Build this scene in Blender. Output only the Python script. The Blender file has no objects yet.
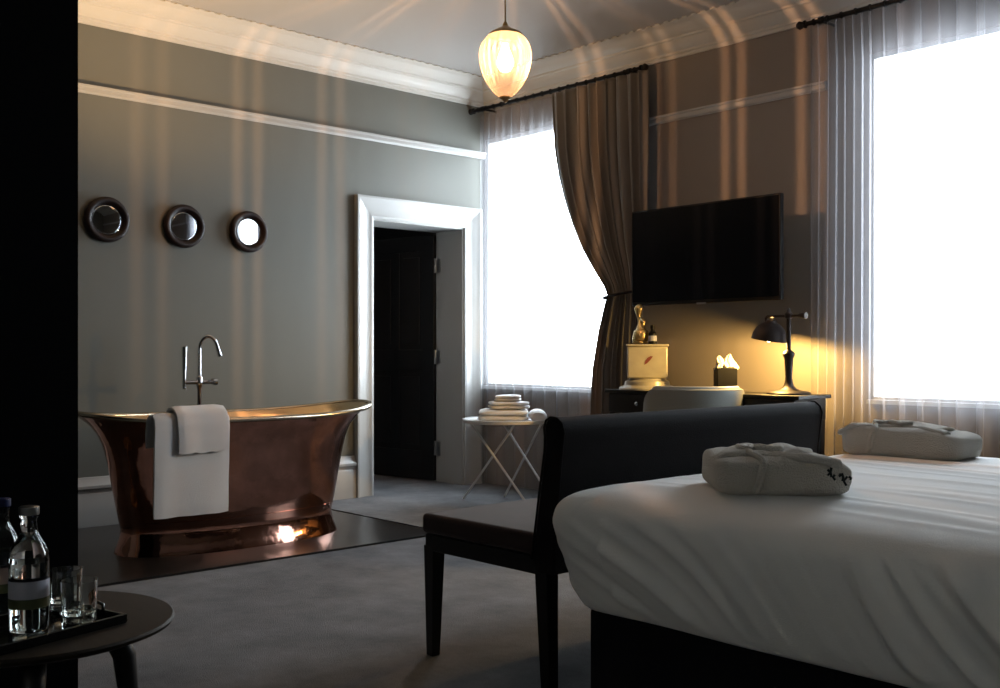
import bpy, math, random
from math import sin, cos, pi, radians, sqrt, atan2
from mathutils import Vector, Matrix, noise
random.seed(7)
S = bpy.context.scene
COL = S.collection

# ---------------------------------------------------------------- camera, world, light, exposure
CAM_H = 1.10
cd = bpy.data.cameras.new('camera'); cam = bpy.data.objects.new('camera', cd); COL.objects.link(cam)
cd.sensor_width = 36.0; cd.lens = 1042.0 / 1000.0 * 36.0; cd.shift_y = 0.007
cd.clip_start = 0.05; cd.clip_end = 100
cam.location = (0, 0, CAM_H); cam.rotation_euler = (radians(90), 0, radians(47.42))
S.camera = cam
S.view_settings.view_transform = 'Standard'; S.view_settings.look = 'None'
S.view_settings.exposure = 0.0; S.view_settings.gamma = 1.0
S.view_settings.use_curve_mapping = False
S.cycles.use_denoising = True
S.cycles.max_bounces = 10; S.cycles.transparent_max_bounces = 24
S.cycles.diffuse_bounces = 5; S.cycles.glossy_bounces = 5; S.cycles.transmission_bounces = 8
S.cycles.sample_clamp_indirect = 6.0
S.cycles.caustics_reflective = False; S.cycles.caustics_refractive = False

world = bpy.data.worlds.new('overcast_sky'); S.world = world; world.use_nodes = True
bg = world.node_tree.nodes['Background']
bg.inputs[0].default_value = (0.80, 0.91, 1.0, 1); bg.inputs[1].default_value = 25.0

def add_light(name, kind, loc, power, color, size=0.02, rot=None, portal=False, sx=1, sy=1):
    l = bpy.data.lights.new(name, kind); o = bpy.data.objects.new(name, l); COL.objects.link(o)
    o.location = loc; l.energy = power; l.color = color
    if kind == 'AREA':
        l.shape = 'RECTANGLE'; l.size = sx; l.size_y = sy
        if portal: l.cycles.is_portal = True
    else: l.shadow_soft_size = size
    if rot: o.rotation_euler = rot
    return o

# key numbers of the room (metres, camera above the origin)
XL, YW, HC = -6.51, 5.80, 3.30        # face of the tub wall, face of the window wall, ceiling
XR, YB = 1.9, -1.9                    # the two walls behind the camera
WT = 0.34
WIN = [(-6.49, -5.06), (-3.07, -1.72)]
FILL_WIN = (-0.55, 0.25, 1.15, 2.35)          # unseen window added behind the camera to brighten the bed side
WZ0, WZ1 = 0.80, 2.86
DOOR = (4.66, 5.575, 2.11)
for a, b in WIN:                      # daylight sampling through the window openings
    add_light('window_portal', 'AREA', ((a + b) / 2, YW + 0.11, (WZ0 + WZ1) / 2), 1, (1, 1, 1), rot=(radians(-90), 0, 0), portal=True, sx=b - a, sy=WZ1 - WZ0)

add_light('window_portal', 'AREA', ((FILL_WIN[0] + FILL_WIN[1]) / 2, YB - 0.11, (FILL_WIN[2] + FILL_WIN[3]) / 2), 1, (1, 1, 1), rot=(radians(90), 0, 0), portal=True, sx=FILL_WIN[1] - FILL_WIN[0], sy=FILL_WIN[3] - FILL_WIN[2])  # daylight sampling for the added window

STREAK_PHASE = 89.6; RIBS = 23
def streak_lamp(name, loc, power, color, base=0.55, lobe=2.2):
    """a bulb inside a cut glass shade: the glass ribs throw pairs of brighter upright bands"""
    o = add_light(name, 'POINT', loc, power, color, 0.012)
    l = o.data; l.use_nodes = True; nt = l.node_tree; N = nt.nodes; L = nt.links
    em = N['Emission']
    geo = N.new('ShaderNodeNewGeometry'); sep = N.new('ShaderNodeSeparateXYZ')
    L.new(geo.outputs['Incoming'], sep.inputs[0])
    def m(op, a, b=None, c=None):
        n = N.new('ShaderNodeMath'); n.operation = op
        for i, v in enumerate((a, b, c)):
            if v is None: continue
            if isinstance(v, (int, float)): n.inputs[i].default_value = v
            else: L.new(v, n.inputs[i])
        return n.outputs[0]
    ang = m('ARCTAN2', sep.outputs[1], sep.outputs[0])
    t = m('MULTIPLY_ADD', ang, RIBS / (2 * pi), -STREAK_PHASE * RIBS / 360 + 0.5 + RIBS)
    fr = m('FRACT', t)
    d = m('ABSOLUTE', m('SUBTRACT', fr, 0.5))           # 0 at a rib, 0.5 between
    pair = m('ABSOLUTE', m('SUBTRACT', d, 0.115))
    band = m('SUBTRACT', 1.0, m('MINIMUM', 1.0, m('DIVIDE', pair, 0.105)))
    band = m('MULTIPLY', band, band)
    band = m('MULTIPLY', band, m('SUBTRACT', 3.0, m('MULTIPLY', 2.0, m('SQRT', band))))
    # ribs differ a little in strength
    idx = m('FLOOR', t); rnd = m('ADD', 0.75, m('MULTIPLY', 0.35, m('SINE', m('MULTIPLY', idx, 2.3))))
    # the narrow foot and the cap of the shade throw no bands
    zz = m('ABSOLUTE', sep.outputs[2]); fade = m('SUBTRACT', 1.0, m('MINIMUM', 1.0, m('MAXIMUM', 0.0, m('DIVIDE', m('SUBTRACT', zz, 0.55), 0.27))))
    rnd = m('MULTIPLY', rnd, m('ADD', 0.12, m('MULTIPLY', 0.88, fade)))
    L.new(m('ADD', base, m('MULTIPLY', lobe, m('MULTIPLY', band, rnd))), em.inputs['Strength'])
    return o

WARM = (1.0, 0.62, 0.32)
PEND = (-4.045, 3.755, 2.63)
PEND2 = (-5.25, 1.60, 2.90)
streak_lamp('pendant_bulb_light', PEND, 38, (1.0, 0.52, 0.26), 0.42, 3.7)
UPL = (-5.25, 1.62, 1.62)  # lamp out of view, added for the warm glow on ceiling and cornice
u_ = add_light('uplighter_light', 'SPOT', (UPL[0], UPL[1], UPL[2] - 0.03), 400, (1.0, 0.62, 0.28), 0.05, rot=(radians(142), 0, radians(14)))
u_.data.spot_size = radians(92); u_.data.spot_blend = 1.0

# ---------------------------------------------------------------- materials
def lin(c):
    return tuple(((v / 255) / 12.92 if v / 255 <= 0.04045 else ((v / 255 + 0.055) / 1.055) ** 2.4) for v in c)
MATS = {}
def mat(name, color, rough=0.6, metal=0.0, bump=0.0, bscale=60, vary=0.0, vscale=4, spec=0.5, sheen=0.0, coat=0.0, trans=0.0, stretch=None, emit=None, estr=0):
    if name in MATS: return MATS[name]
    m = bpy.data.materials.new(name); m.use_nodes = True; nt = m.node_tree; N = nt.nodes; L = nt.links
    p = N['Principled BSDF']; MATS[name] = m
    p.inputs['Base Color'].default_value = (*color, 1); p.inputs['Roughness'].default_value = rough
    p.inputs['Metallic'].default_value = metal; p.inputs['Specular IOR Level'].default_value = spec
    p.inputs['Sheen Weight'].default_value = sheen; p.inputs['Coat Weight'].default_value = coat
    p.inputs['Transmission Weight'].default_value = trans
    if emit: p.inputs['Emission Color'].default_value = (*emit, 1); p.inputs['Emission Strength'].default_value = estr
    tc = N.new('ShaderNodeTexCoord'); src = tc.outputs['Object']
    if stretch:
        mp = N.new('ShaderNodeMapping'); mp.inputs['Scale'].default_value = stretch; L.new(src, mp.inputs[0]); src = mp.outputs[0]
    if vary:
        n = N.new('ShaderNodeTexNoise'); n.inputs['Scale'].default_value = vscale; n.inputs['Detail'].default_value = 6
        L.new(src, n.inputs['Vector'])
        r = N.new('ShaderNodeMapRange'); r.inputs[1].default_value = 0.3; r.inputs[2].default_value = 0.7
        r.inputs[3].default_value = 1 - vary; r.inputs[4].default_value = 1 + vary; L.new(n.outputs[0], r.inputs[0])
        mx = N.new('ShaderNodeVectorMath'); mx.operation = 'SCALE'; mx.inputs[0].default_value = color
        L.new(r.outputs[0], mx.inputs['Scale']); L.new(mx.outputs[0], p.inputs['Base Color'])
    if bump:
        n = N.new('ShaderNodeTexNoise'); n.inputs['Scale'].default_value = bscale; n.inputs['Detail'].default_value = 3
        L.new(src, n.inputs['Vector'])
        b = N.new('ShaderNodeBump'); b.inputs['Strength'].default_value = bump; b.inputs['Distance'].default_value = 0.01
        L.new(n.outputs[0], b.inputs['Height']); L.new(b.outputs[0], p.inputs['Normal'])
    return m

M_wall = mat('grey_wall_paint', (0.140, 0.141, 0.122), 0.55, bump=0.03, bscale=180, vary=0.03, vscale=1.5, spec=0.35)
M_wall2 = mat('taupe_wall_paint', (0.205, 0.180, 0.158), 0.55, bump=0.03, bscale=180, vary=0.03, vscale=1.5, spec=0.35)  # same grey paint, lightened and warmed in place of warm lamp bounce
M_white = mat('white_gloss_paint', (0.37, 0.365, 0.35), 0.35, bump=0.02, bscale=90)
M_ceil = mat('ceiling_paint', (0.32, 0.31, 0.295), 0.7, bump=0.03, bscale=120)
M_corn = mat('cornice_paint', (0.47, 0.455, 0.42), 0.5, bump=0.1, bscale=60)
M_black = mat('black_paint', (0.0022, 0.0022, 0.0026), 0.9, spec=0.05)
M_wood = mat('dark_floor_boards', (0.020, 0.017, 0.015), 0.28, vary=0.35, vscale=6, bump=0.06, bscale=12, stretch=(8, 1, 1))
M_copper = mat('polished_copper', (0.47, 0.235, 0.17), 0.09, 1.0, bump=0.28, bscale=8, vary=0.22, vscale=5)
M_copper_in = mat('warm_brass_lining', (0.62, 0.46, 0.26), 0.22, 1.0, bump=0.1, bscale=10, vary=0.15, vscale=4)
M_rim = mat('worn_copper_rim', (0.46, 0.40, 0.30), 0.25, 1.0)
M_chrome = mat('chrome', (0.55, 0.56, 0.58), 0.1, 1.0)
M_steel = mat('dull_steel', (0.42, 0.42, 0.42), 0.3, 1.0)
M_brass = mat('aged_brass', (0.30, 0.20, 0.09), 0.3, 1.0)
M_towel = mat('white_terry', (0.88, 0.89, 0.91), 0.95, bump=0.9, bscale=420, sheen=0.3)
M_linen = mat('white_cotton', (0.87, 0.87, 0.86), 0.85, bump=0.15, bscale=300, sheen=0.1)
M_robe = mat('robe_terry', (0.62, 0.585, 0.52), 0.95, bump=1.0, bscale=260, sheen=0.3)
M_velvet = mat('brown_black_velvet', (0.007, 0.0055, 0.006), 0.9, bump=0.2, bscale=200, sheen=0.02, vary=0.2, vscale=10, spec=0.2)
M_seat = mat('plum_brown_velvet', (0.030, 0.017, 0.016), 0.85, bump=0.2, bscale=200, sheen=0.12, vary=0.25, vscale=8, spec=0.2)
M_blackwood = mat('black_stained_wood', (0.006, 0.0055, 0.0055), 0.45, spec=0.3)
M_base = mat('charcoal_bed_base', (0.010, 0.010, 0.012), 0.95, bump=0.4, bscale=300, spec=0.1)
M_table = mat('dark_stained_tabletop', (0.015, 0.0105, 0.006), 0.6, vary=0.25, vscale=6, stretch=(1, 9, 1), spec=0.2)
M_curtain = mat('taupe_satin', (0.100, 0.090, 0.078), 0.48, bump=0.15, bscale=250, sheen=0.3, spec=0.5)
M_screen = mat('tv_screen', (0.0025, 0.0035, 0.0065), 0.2, spec=0.15)
M_plastic = mat('black_plastic', (0.0025, 0.0025, 0.003), 0.5, spec=0.2)
M_grey_fab = mat('grey_green_leather', (0.20, 0.205, 0.185), 0.5, bump=0.1, bscale=120)
M_piping = mat('pale_piping', (0.42, 0.44, 0.43), 0.35)
M_cream = mat('cream_ceramic', (0.36, 0.33, 0.25), 0.3, vary=0.1, vscale=12)
M_gold = mat('gilt', (0.62, 0.46, 0.20), 0.35, 1.0, bump=0.3, bscale=40)
M_red = mat('dark_red_print', (0.16, 0.03, 0.02), 0.6)
M_lampmetal = mat('dark_bronze', (0.018, 0.011, 0.009), 0.5, 0.4)
M_paper = mat('white_tissue', (0.85, 0.78, 0.62), 0.9)
M_mirror = mat('mirror_silver', (0.66, 0.70, 0.74), 0.03, 1.0)
M_mframe = mat('dark_mahogany', (0.012, 0.005, 0.004), 0.5, spec=0.3)
M_bluecap = mat('blue_cap', (0.008, 0.014, 0.07), 0.4)
M_label = mat('bottle_label', (0.34, 0.36, 0.44), 0.6)
M_labelg = mat('green_label_band', (0.07, 0.08, 0.03), 0.6)
M_pink = mat('pinkish_label', (0.36, 0.27, 0.25), 0.6)
M_tray = mat('black_lacquer', (0.004, 0.004, 0.004), 0.15, coat=0.5)
M_door = mat('black_door_paint', (0.012, 0.013, 0.014), 0.4, spec=0.4)
M_hall = mat('hall_paint', (0.10, 0.10, 0.10), 0.7)
M_mark = mat('dark_embroidery', (0.015, 0.02, 0.018), 0.8)

def carpet_mat():
    m = bpy.data.materials.new('grey_carpet'); m.use_nodes = True; nt = m.node_tree; N = nt.nodes; L = nt.links
    p = N['Principled BSDF']; p.inputs['Roughness'].default_value = 1; p.inputs['Specular IOR Level'].default_value = 0.1
    tc = N.new('ShaderNodeTexCoord')
    n1 = N.new('ShaderNodeTexNoise'); n1.inputs['Scale'].default_value = 3.2; n1.inputs['Detail'].default_value = 8; n1.inputs['Roughness'].default_value = 0.7
    n2 = N.new('ShaderNodeTexNoise'); n2.inputs['Scale'].default_value = 260; n2.inputs['Detail'].default_value = 2
    L.new(tc.outputs['Object'], n1.inputs[0]); L.new(tc.outputs['Object'], n2.inputs[0])
    cr = N.new('ShaderNodeValToRGB'); cr.color_ramp.elements[0].position = 0.30; cr.color_ramp.elements[1].position = 0.70
    cr.color_ramp.elements[0].color = (0.125, 0.130, 0.138, 1); cr.color_ramp.elements[1].color = (0.235, 0.240, 0.252, 1)
    L.new(n1.outputs[0], cr.inputs[0])
    mx = N.new('ShaderNodeMix'); mx.data_type = 'RGBA'; mx.blend_type = 'MULTIPLY'; mx.inputs[0].default_value = 0.5
    L.new(cr.outputs[0], mx.inputs[6]); L.new(n2.outputs[0], mx.inputs[7]); 
    sc = N.new('ShaderNodeVectorMath'); sc.operation = 'SCALE'; sc.inputs['Scale'].default_value = 1.3
    L.new(mx.outputs[2], sc.inputs[0]); L.new(sc.outputs[0], p.inputs['Base Color'])
    b = N.new('ShaderNodeBump'); b.inputs['Strength'].default_value = 0.6; b.inputs['Distance'].default_value = 0.01
    L.new(n2.outputs[0], b.inputs['Height']); L.new(b.outputs[0], p.inputs['Normal'])
    return m
M_carpet = carpet_mat()

def sheer_mat(name, col, clear):
    m = bpy.data.materials.new(name); m.use_nodes = True; nt = m.node_tree; N = nt.nodes; L = nt.links
    N.remove(N['Principled BSDF']); out = N['Material Output']
    tr = N.new('ShaderNodeBsdfTransparent'); tl = N.new('ShaderNodeBsdfTranslucent'); df = N.new('ShaderNodeBsdfDiffuse')
    tl.inputs[0].default_value = (*col, 1); df.inputs[0].default_value = (*col, 1)
    m1 = N.new('ShaderNodeMixShader'); m1.inputs[0].default_value = 0.45; L.new(tl.outputs[0], m1.inputs[1]); L.new(df.outputs[0], m1.inputs[2])
    lw = N.new('ShaderNodeLayerWeight'); lw.inputs[0].default_value = 0.35
    mr = N.new('ShaderNodeMapRange'); mr.inputs[3].default_value = 1 - clear; mr.inputs[4].default_value = min(1.0, 1 - clear + 0.26)
    L.new(lw.outputs['Facing'], mr.inputs[0])
    m2 = N.new('ShaderNodeMixShader'); L.new(mr.outputs[0], m2.inputs[0]); L.new(tr.outputs[0], m2.inputs[1]); L.new(m1.outputs[0], m2.inputs[2])
    L.new(m2.outputs[0], out.inputs[0]); return m
M_sheer = sheer_mat('white_voile', (0.50, 0.50, 0.53), 0.76)
M_sheer2 = sheer_mat('grey_white_voile', (0.42, 0.41, 0.43), 0.68)

def glass_mat(name, col=(1, 1, 1), clear=0.85, rough=0.02):
    """thin clear glass: mostly lets light through, mirrors a little"""
    m = bpy.data.materials.new(name); m.use_nodes = True; nt = m.node_tree; N = nt.nodes; L = nt.links
    N.remove(N['Principled BSDF']); out = N['Material Output']
    tr = N.new('ShaderNodeBsdfTransparent'); gl = N.new('ShaderNodeBsdfGlossy'); gl.inputs['Roughness'].default_value = rough
    tr.inputs[0].default_value = (*[c * clear for c in col], 1)
    lw = N.new('ShaderNodeLayerWeight'); lw.inputs[0].default_value = 0.25
    mr = N.new('ShaderNodeMapRange'); mr.inputs[3].default_value = 0.05; mr.inputs[4].default_value = 0.9
    L.new(lw.outputs['Facing'], mr.inputs[0])
    mx = N.new('ShaderNodeMixShader'); L.new(mr.outputs[0], mx.inputs[0]); L.new(tr.outputs[0], mx.inputs[1]); L.new(gl.outputs[0], mx.inputs[2])
    L.new(mx.outputs[0], out.inputs[0]); return m
M_pane = glass_mat('window_glass', clear=0.97)
M_glass = glass_mat('drinking_glass', (0.93, 0.97, 0.95), 0.9)
M_bottle = glass_mat('bottle_glass', (0.80, 0.90, 0.88), 0.8)
def solid_glass(name, col, ior):
    m = bpy.data.materials.new(name); m.use_nodes = True; nt = m.node_tree; N = nt.nodes; L = nt.links
    N.remove(N['Principled BSDF']); g = N.new('ShaderNodeBsdfGlass'); g.inputs['Color'].default_value = (*col, 1)
    g.inputs['Roughness'].default_value = 0.0; g.inputs['IOR'].default_value = ior
    L.new(g.outputs[0], N['Material Output'].inputs[0]); return m
M_solidglass = solid_glass('clear_solid_glass', (0.99, 1.0, 0.99), 1.48)
M_water = solid_glass('water', (0.90, 0.95, 0.95), 1.33)
def shade_mat():
    m = bpy.data.materials.new('ribbed_shade_glass'); m.use_nodes = True; nt = m.node_tree; N = nt.nodes; L = nt.links
    N.remove(N['Principled BSDF']); out = N['Material Output']
    tr = N.new('ShaderNodeBsdfTransparent'); tr.inputs[0].default_value = (1, 0.97, 0.92, 1)
    tl = N.new('ShaderNodeBsdfTranslucent'); tl.inputs[0].default_value = (0.19, 0.165, 0.125, 1)
    gl = N.new('ShaderNodeBsdfGlossy'); gl.inputs['Roughness'].default_value = 0.15
    m1 = N.new('ShaderNodeMixShader'); m1.inputs[0].default_value = 0.12; L.new(tl.outputs[0], m1.inputs[1]); L.new(gl.outputs[0], m1.inputs[2])
    m2 = N.new('ShaderNodeMixShader'); m2.inputs[0].default_value = 0.55
    lw = N.new('ShaderNodeLayerWeight'); lw.inputs[0].default_value = 0.5
    mr = N.new('ShaderNodeMapRange'); mr.inputs[3].default_value = 0.22; mr.inputs[4].default_value = 0.85
    L.new(lw.outputs['Facing'], mr.inputs[0]); L.new(mr.outputs[0], m2.inputs[0])
    L.new(tr.outputs[0], m2.inputs[1]); L.new(m1.outputs[0], m2.inputs[2])
    L.new(m2.outputs[0], out.inputs[0]); return m
M_shade = shade_mat()
def bulb_mat(name, col, s):
    m = bpy.data.materials.new(name); m.use_nodes = True; nt = m.node_tree; N = nt.nodes; L = nt.links
    N.remove(N['Principled BSDF']); out = N['Material Output']
    e = N.new('ShaderNodeEmission'); e.inputs[0].default_value = (*col, 1); e.inputs[1].default_value = s
    t = N.new('ShaderNodeBsdfTransparent'); a = N.new('ShaderNodeAddShader')
    L.new(e.outputs[0], a.inputs[0]); L.new(t.outputs[0], a.inputs[1]); L.new(a.outputs[0], out.inputs[0]); return m
M_bulb = bulb_mat('glowing_bulb', (1.0, 0.80, 0.52), 5.0)
M_bulb2 = bulb_mat('glowing_desk_bulb', (1.0, 0.82, 0.45), 9.0)

# ---------------------------------------------------------------- mesh helpers
class MB:
    def __init__(s): s.v = []; s.f = []
    def add(s, vs, fs, M=None):
        n = len(s.v); s.v += [tuple(M @ Vector(v)) if M is not None else tuple(v) for v in vs]
        s.f += [tuple(i + n for i in f) for f in fs]; return s
    def box(s, x0, x1, y0, y1, z0, z1, M=None):
        return s.add([(x0, y0, z0), (x1, y0, z0), (x1, y1, z0), (x0, y1, z0), (x0, y0, z1), (x1, y0, z1), (x1, y1, z1), (x0, y1, z1)],
                     [(0, 3, 2, 1), (4, 5, 6, 7), (0, 1, 5, 4), (1, 2, 6, 5), (2, 3, 7, 6), (3, 0, 4, 7)], M)
    def taper(s, c0, s0, c1, s1, z0, z1, M=None):
        vs = [(c0[0] + i * s0[0], c0[1] + j * s0[1], z0) for i, j in ((-1, -1), (1, -1), (1, 1), (-1, 1))]
        vs += [(c1[0] + i * s1[0], c1[1] + j * s1[1], z1) for i, j in ((-1, -1), (1, -1), (1, 1), (-1, 1))]
        return s.add(vs, [(0, 3, 2, 1), (4, 5, 6, 7), (0, 1, 5, 4), (1, 2, 6, 5), (2, 3, 7, 6), (3, 0, 4, 7)], M)
    def rings(s, rings, cap0=True, cap1=True, closed=True, M=None):
        n = len(rings[0]); vs = [p for r in rings for p in r]; fs = []
        for i in range(len(rings) - 1):
            for j in range(n if closed else n - 1):
                k = (j + 1) % n; fs.append((i * n + j, i * n + k, (i + 1) * n + k, (i + 1) * n + j))
        if cap0: fs.append(tuple(range(n - 1, -1, -1)))
        if cap1: fs.append(tuple((len(rings) - 1) * n + j for j in range(n)))
        return s.add(vs, fs, M)
    def lathe(s, prof, c=(0, 0, 0), seg=32, rib=0, ribn=24, M=None, caps=True):
        R = []
        for r, z in prof:
            R.append([(c[0] + (r + (rib * r * cos(ribn * 2 * pi * j / seg) if rib else 0)) * cos(2 * pi * j / seg), c[1] + (r + (rib * r * cos(ribn * 2 * pi * j / seg) if rib else 0)) * sin(2 * pi * j / seg), c[2] + z) for j in range(seg)])
        return s.rings(R, caps, caps, True, M)
    def tube(s, pts, r, seg=10, closed=False, M=None):
        P = [Vector(p) for p in pts]; n = len(P); R = []
        rr = r if isinstance(r, (list, tuple)) else [r] * n
        up = None
        for i in range(n):
            a = P[(i - 1) % n] if (i > 0 or closed) else P[i]; b = P[(i + 1) % n] if (i < n - 1 or closed) else P[i]
            t = (b - a).normalized()
            if up is None:
                up = Vector((0, 0, 1)) if abs(t.z) < 0.9 else Vector((1, 0, 0))
            x = t.cross(up).normalized(); y = x.cross(t).normalized(); up = y
            R.append([tuple(P[i] + rr[i] * (cos(2 * pi * k / seg) * x + sin(2 * pi * k / seg) * y)) for k in range(seg)])
        if closed: R.append(R[0]); return s.rings(R, False, False, True, M)
        return s.rings(R, True, True, True, M)
    def extr_path(s, prof, axis, a, b):
        """closed profile of (u, z) extruded along 'x' or 'y' (u is the other horizontal axis)"""
        R = [[((t, u, z) if axis == 'x' else (u, t, z)) for u, z in prof] for t in (a, b)]
        return s.rings(R)
    def build(s, name, material, parent=None, smooth=True, bevel=0, subsurf=0, loc=None, angle=40, recalc=True):
        me = bpy.data.meshes.new(name)
        off = Vector((0, 0, 0))
        if parent is None and loc is None:
            xs = [v[0] for v in s.v]; ys = [v[1] for v in s.v]; zs = [v[2] for v in s.v]
            off = Vector(((min(xs) + max(xs)) / 2, (min(ys) + max(ys)) / 2, min(zs)))
        me.from_pydata([tuple(Vector(v) - off) for v in s.v], [], s.f)
        if recalc:
            import bmesh
            bm = bmesh.new(); bm.from_mesh(me); bmesh.ops.remove_doubles(bm, verts=bm.verts, dist=1e-5)
            bmesh.ops.recalc_face_normals(bm, faces=bm.faces); bm.to_mesh(me); bm.free()
        me.materials.append(material)
        if smooth:
            for p in me.polygons: p.use_smooth = True
            if angle: me.set_sharp_from_angle(angle=radians(angle))
        o = bpy.data.objects.new(name, me); COL.objects.link(o)
        if parent is not None: o.parent = parent
        o.location = loc if loc is not None else off
        if bevel:
            b = o.modifiers.new('bevel', 'BEVEL'); b.width = bevel; b.segments = 3; b.limit_method = 'ANGLE'; b.angle_limit = radians(35)
        if subsurf:
            d = o.modifiers.new('subsurf', 'SUBSURF'); d.levels = subsurf; d.render_levels = subsurf
        return o

def thing(name, label, cat, loc, rotz=0, group=None, kind=None):
    o = bpy.data.objects.new(name, None); COL.objects.link(o); o.empty_display_size = 0.1
    o.location = loc; o.rotation_euler = (0, 0, rotz); return tag(o, label, cat, group, kind)
def tag(o, label=None, cat=None, group=None, kind=None):
    if label: o['label'] = label
    if cat: o['category'] = cat
    if group: o['group'] = group
    if kind: o['kind'] = kind
    return o
def struct(o): o['kind'] = 'structure'; return o
def copy_tree(o, parent=None):
    c = o.copy(); COL.objects.link(c)
    if parent: c.parent = parent
    for ch in list(o.children): copy_tree(ch, c)
    return c
def superq(mb, c, h, e1=0.35, e2=0.35, nu=48, nv=24, zmin=None, disp=None, M=None):
    """superellipsoid; e1 shapes the upright section, e2 the plan"""
    def p(w, e): return math.copysign(abs(w) ** e, w)
    R = []
    for i in range(nv + 1):
        v = -pi / 2 + pi * i / nv; ring = []
        for j in range(nu):
            u = 2 * pi * j / nu
            x = p(cos(v), e1) * p(cos(u), e2) * h[0]; y = p(cos(v), e1) * p(sin(u), e2) * h[1]; z = p(sin(v), e1) * h[2]
            if zmin is not None: z = max(z, zmin)
            q = Vector((x, y, z))
            if disp: q = disp(q)
            ring.append((q[0] + c[0], q[1] + c[1], q[2] + c[2]))
        R.append(ring)
    return mb.rings(R, True, True, True, M)

# ---------------------------------------------------------------- room shell
struct(MB().box(XL - WT, XR, YB, YW + 0.02, -0.12, 0.0).build('floor', M_carpet, smooth=False))
struct(MB().box(XL, -4.85, YB, 4.0, 0.0, 0.006).build('floor_boards', M_wood, smooth=False))
struct(MB().box(-4.85, -4.835, YB, 4.0, 0.0, 0.010).box(XL + 0.02, -4.835, 4.0, 4.015, 0.0, 0.010).build('trim_9', M_blackwood, smooth=False))
struct(MB().box(XL - WT, XR + 0.2, YB - 0.2, YW + 0.3, HC, HC + 0.15).build('ceiling', M_ceil, smooth=False))
w = MB(); y0, y1, zh = DOOR
w.box(XL - WT, XL, YB - 0.2, y0, -0.1, HC).box(XL - WT, XL, y1, YW + 0.8, -0.1, HC).box(XL - WT, XL, y0, y1, zh, HC)
struct(w.build('wall_left', M_wall, smooth=False))
w = MB(); xs = [XL, WIN[0][0], WIN[0][1], WIN[1][0], WIN[1][1], XR + 0.2]
for i in (0, 2, 4): w.box(xs[i], xs[i + 1], YW, YW + 0.1, -0.1, HC)
for a, b in WIN: w.box(a, b, YW, YW + 0.1, -0.1, WZ0).box(a, b, YW, YW + 0.1, WZ1, HC)
struct(w.build('wall_right', M_wall2, smooth=False))
w = MB(); a, b, c, d = FILL_WIN
w.box(XL - WT, a, YB - 0.1, YB, -0.1, HC).box(b, XR + 0.2, YB - 0.1, YB, -0.1, HC).box(a, b, YB - 0.1, YB, -0.1, c).box(a, b, YB - 0.1, YB, d, HC)
struct(w.build('wall_front', M_wall, smooth=False))
struct(MB().box(XR, XR + 0.2, YB, YW + 0.3, -0.1, HC).build('wall_back', M_wall, smooth=False))
struct(MB().box(-3.95, -3.23, YB, 1.21, 0, HC).build('wall_partition', M_black, smooth=False))

# windows: frame and pane
for i, (a, b) in enumerate(WIN):
    t = thing('window_%d' % (i + 1), None, None, ((a + b) / 2, YW + 0.035, WZ0), kind='structure')
    hw = (b - a) / 2; hh = WZ1 - WZ0; fr = MB()
    for x0, x1, z0, z1 in ((-hw, -hw + 0.02, 0, hh), (hw - 0.02, hw, 0, hh), (-hw, hw, 0, 0.03), (-hw, hw, hh - 0.03, hh)):
        fr.box(x0, x1, -0.02, 0.02, z0, z1)
    fr.build('window_frame', M_white, t, smooth=False)
    MB().box(-hw + 0.02, hw - 0.02, -0.002, 0.002, 0.03, hh - 0.03).build('window_pane', M_pane, t, smooth=False)
    MB().box(-hw, hw, -0.075, -0.021, -0.012, 0.012).build('window_sill', M_white, t, smooth=False)

t = thing('window_3', None, None, ((FILL_WIN[0] + FILL_WIN[1]) / 2, YB - 0.035, FILL_WIN[2]), kind='structure'); hw = (FILL_WIN[1] - FILL_WIN[0]) / 2; hh = FILL_WIN[3] - FILL_WIN[2]; fr = MB()  # added window, out of view, letting fill light in from behind
for x0, x1, z0, z1 in ((-hw, -hw + 0.05, 0, hh), (hw - 0.05, hw, 0, hh), (-hw, hw, 0, 0.05), (-hw, hw, hh - 0.05, hh), (-hw, hw, hh / 2 - 0.02, hh / 2 + 0.02)):
    fr.box(x0, x1, -0.02, 0.02, z0, z1)
fr.build('window_frame', M_white, t, smooth=False)
MB().box(-hw + 0.05, hw - 0.05, -0.002, 0.002, 0.05, hh - 0.05).build('window_pane', M_pane, t, smooth=False)

M_blind = sheer_mat('cream_blind', (0.80, 0.68, 0.52), 0.36)  # blind added to warm and dim the light from the added window
MB().box(-hw + 0.01, hw - 0.01, 0.03, 0.032, 0.0, hh).build('window_blind', M_blind, t, smooth=False)

# cornice, picture rail, baseboards
CZ = 3.15
prof = [(0, CZ - 0.02), (0.018, CZ - 0.02), (0.022, CZ), (0.035, CZ + 0.004), (0.038, CZ + 0.018), (0.06, CZ + 0.03), (0.085, CZ + 0.05), (0.10, CZ + 0.075),
        (0.115, CZ + 0.08), (0.12, CZ + 0.092), (0.15, CZ + 0.10), (0.185, CZ + 0.118), (0.205, CZ + 0.135), (0.22, CZ + 0.138), (0.25, HC - 0.006), (0.262, HC - 0.004), (0.262, HC), (0, HC)]
def cornice(kind, a, b, name):
    m = MB()
    if kind == 'left': m.extr_path([(XL + p, z) for p, z in prof], 'y', a, b)
    else: m.extr_path([(YW - p, z) for p, z in prof], 'x', a, b)
    n = int((b - a) / 0.075)
    for i in range(n):                # egg ornament near the ceiling edge and a small dentil row lower down
        t = a + (i + 0.5) * (b - a) / n
        if kind == 'left':
            m.box(XL + 0.262, XL + 0.285, t - 0.018, t + 0.018, HC - 0.007, HC - 0.001)
        else:
            m.box(t - 0.018, t + 0.018, YW - 0.285, YW - 0.262, HC - 0.007, HC - 0.001)
    return struct(m.build(name, M_corn, angle=30))
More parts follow.
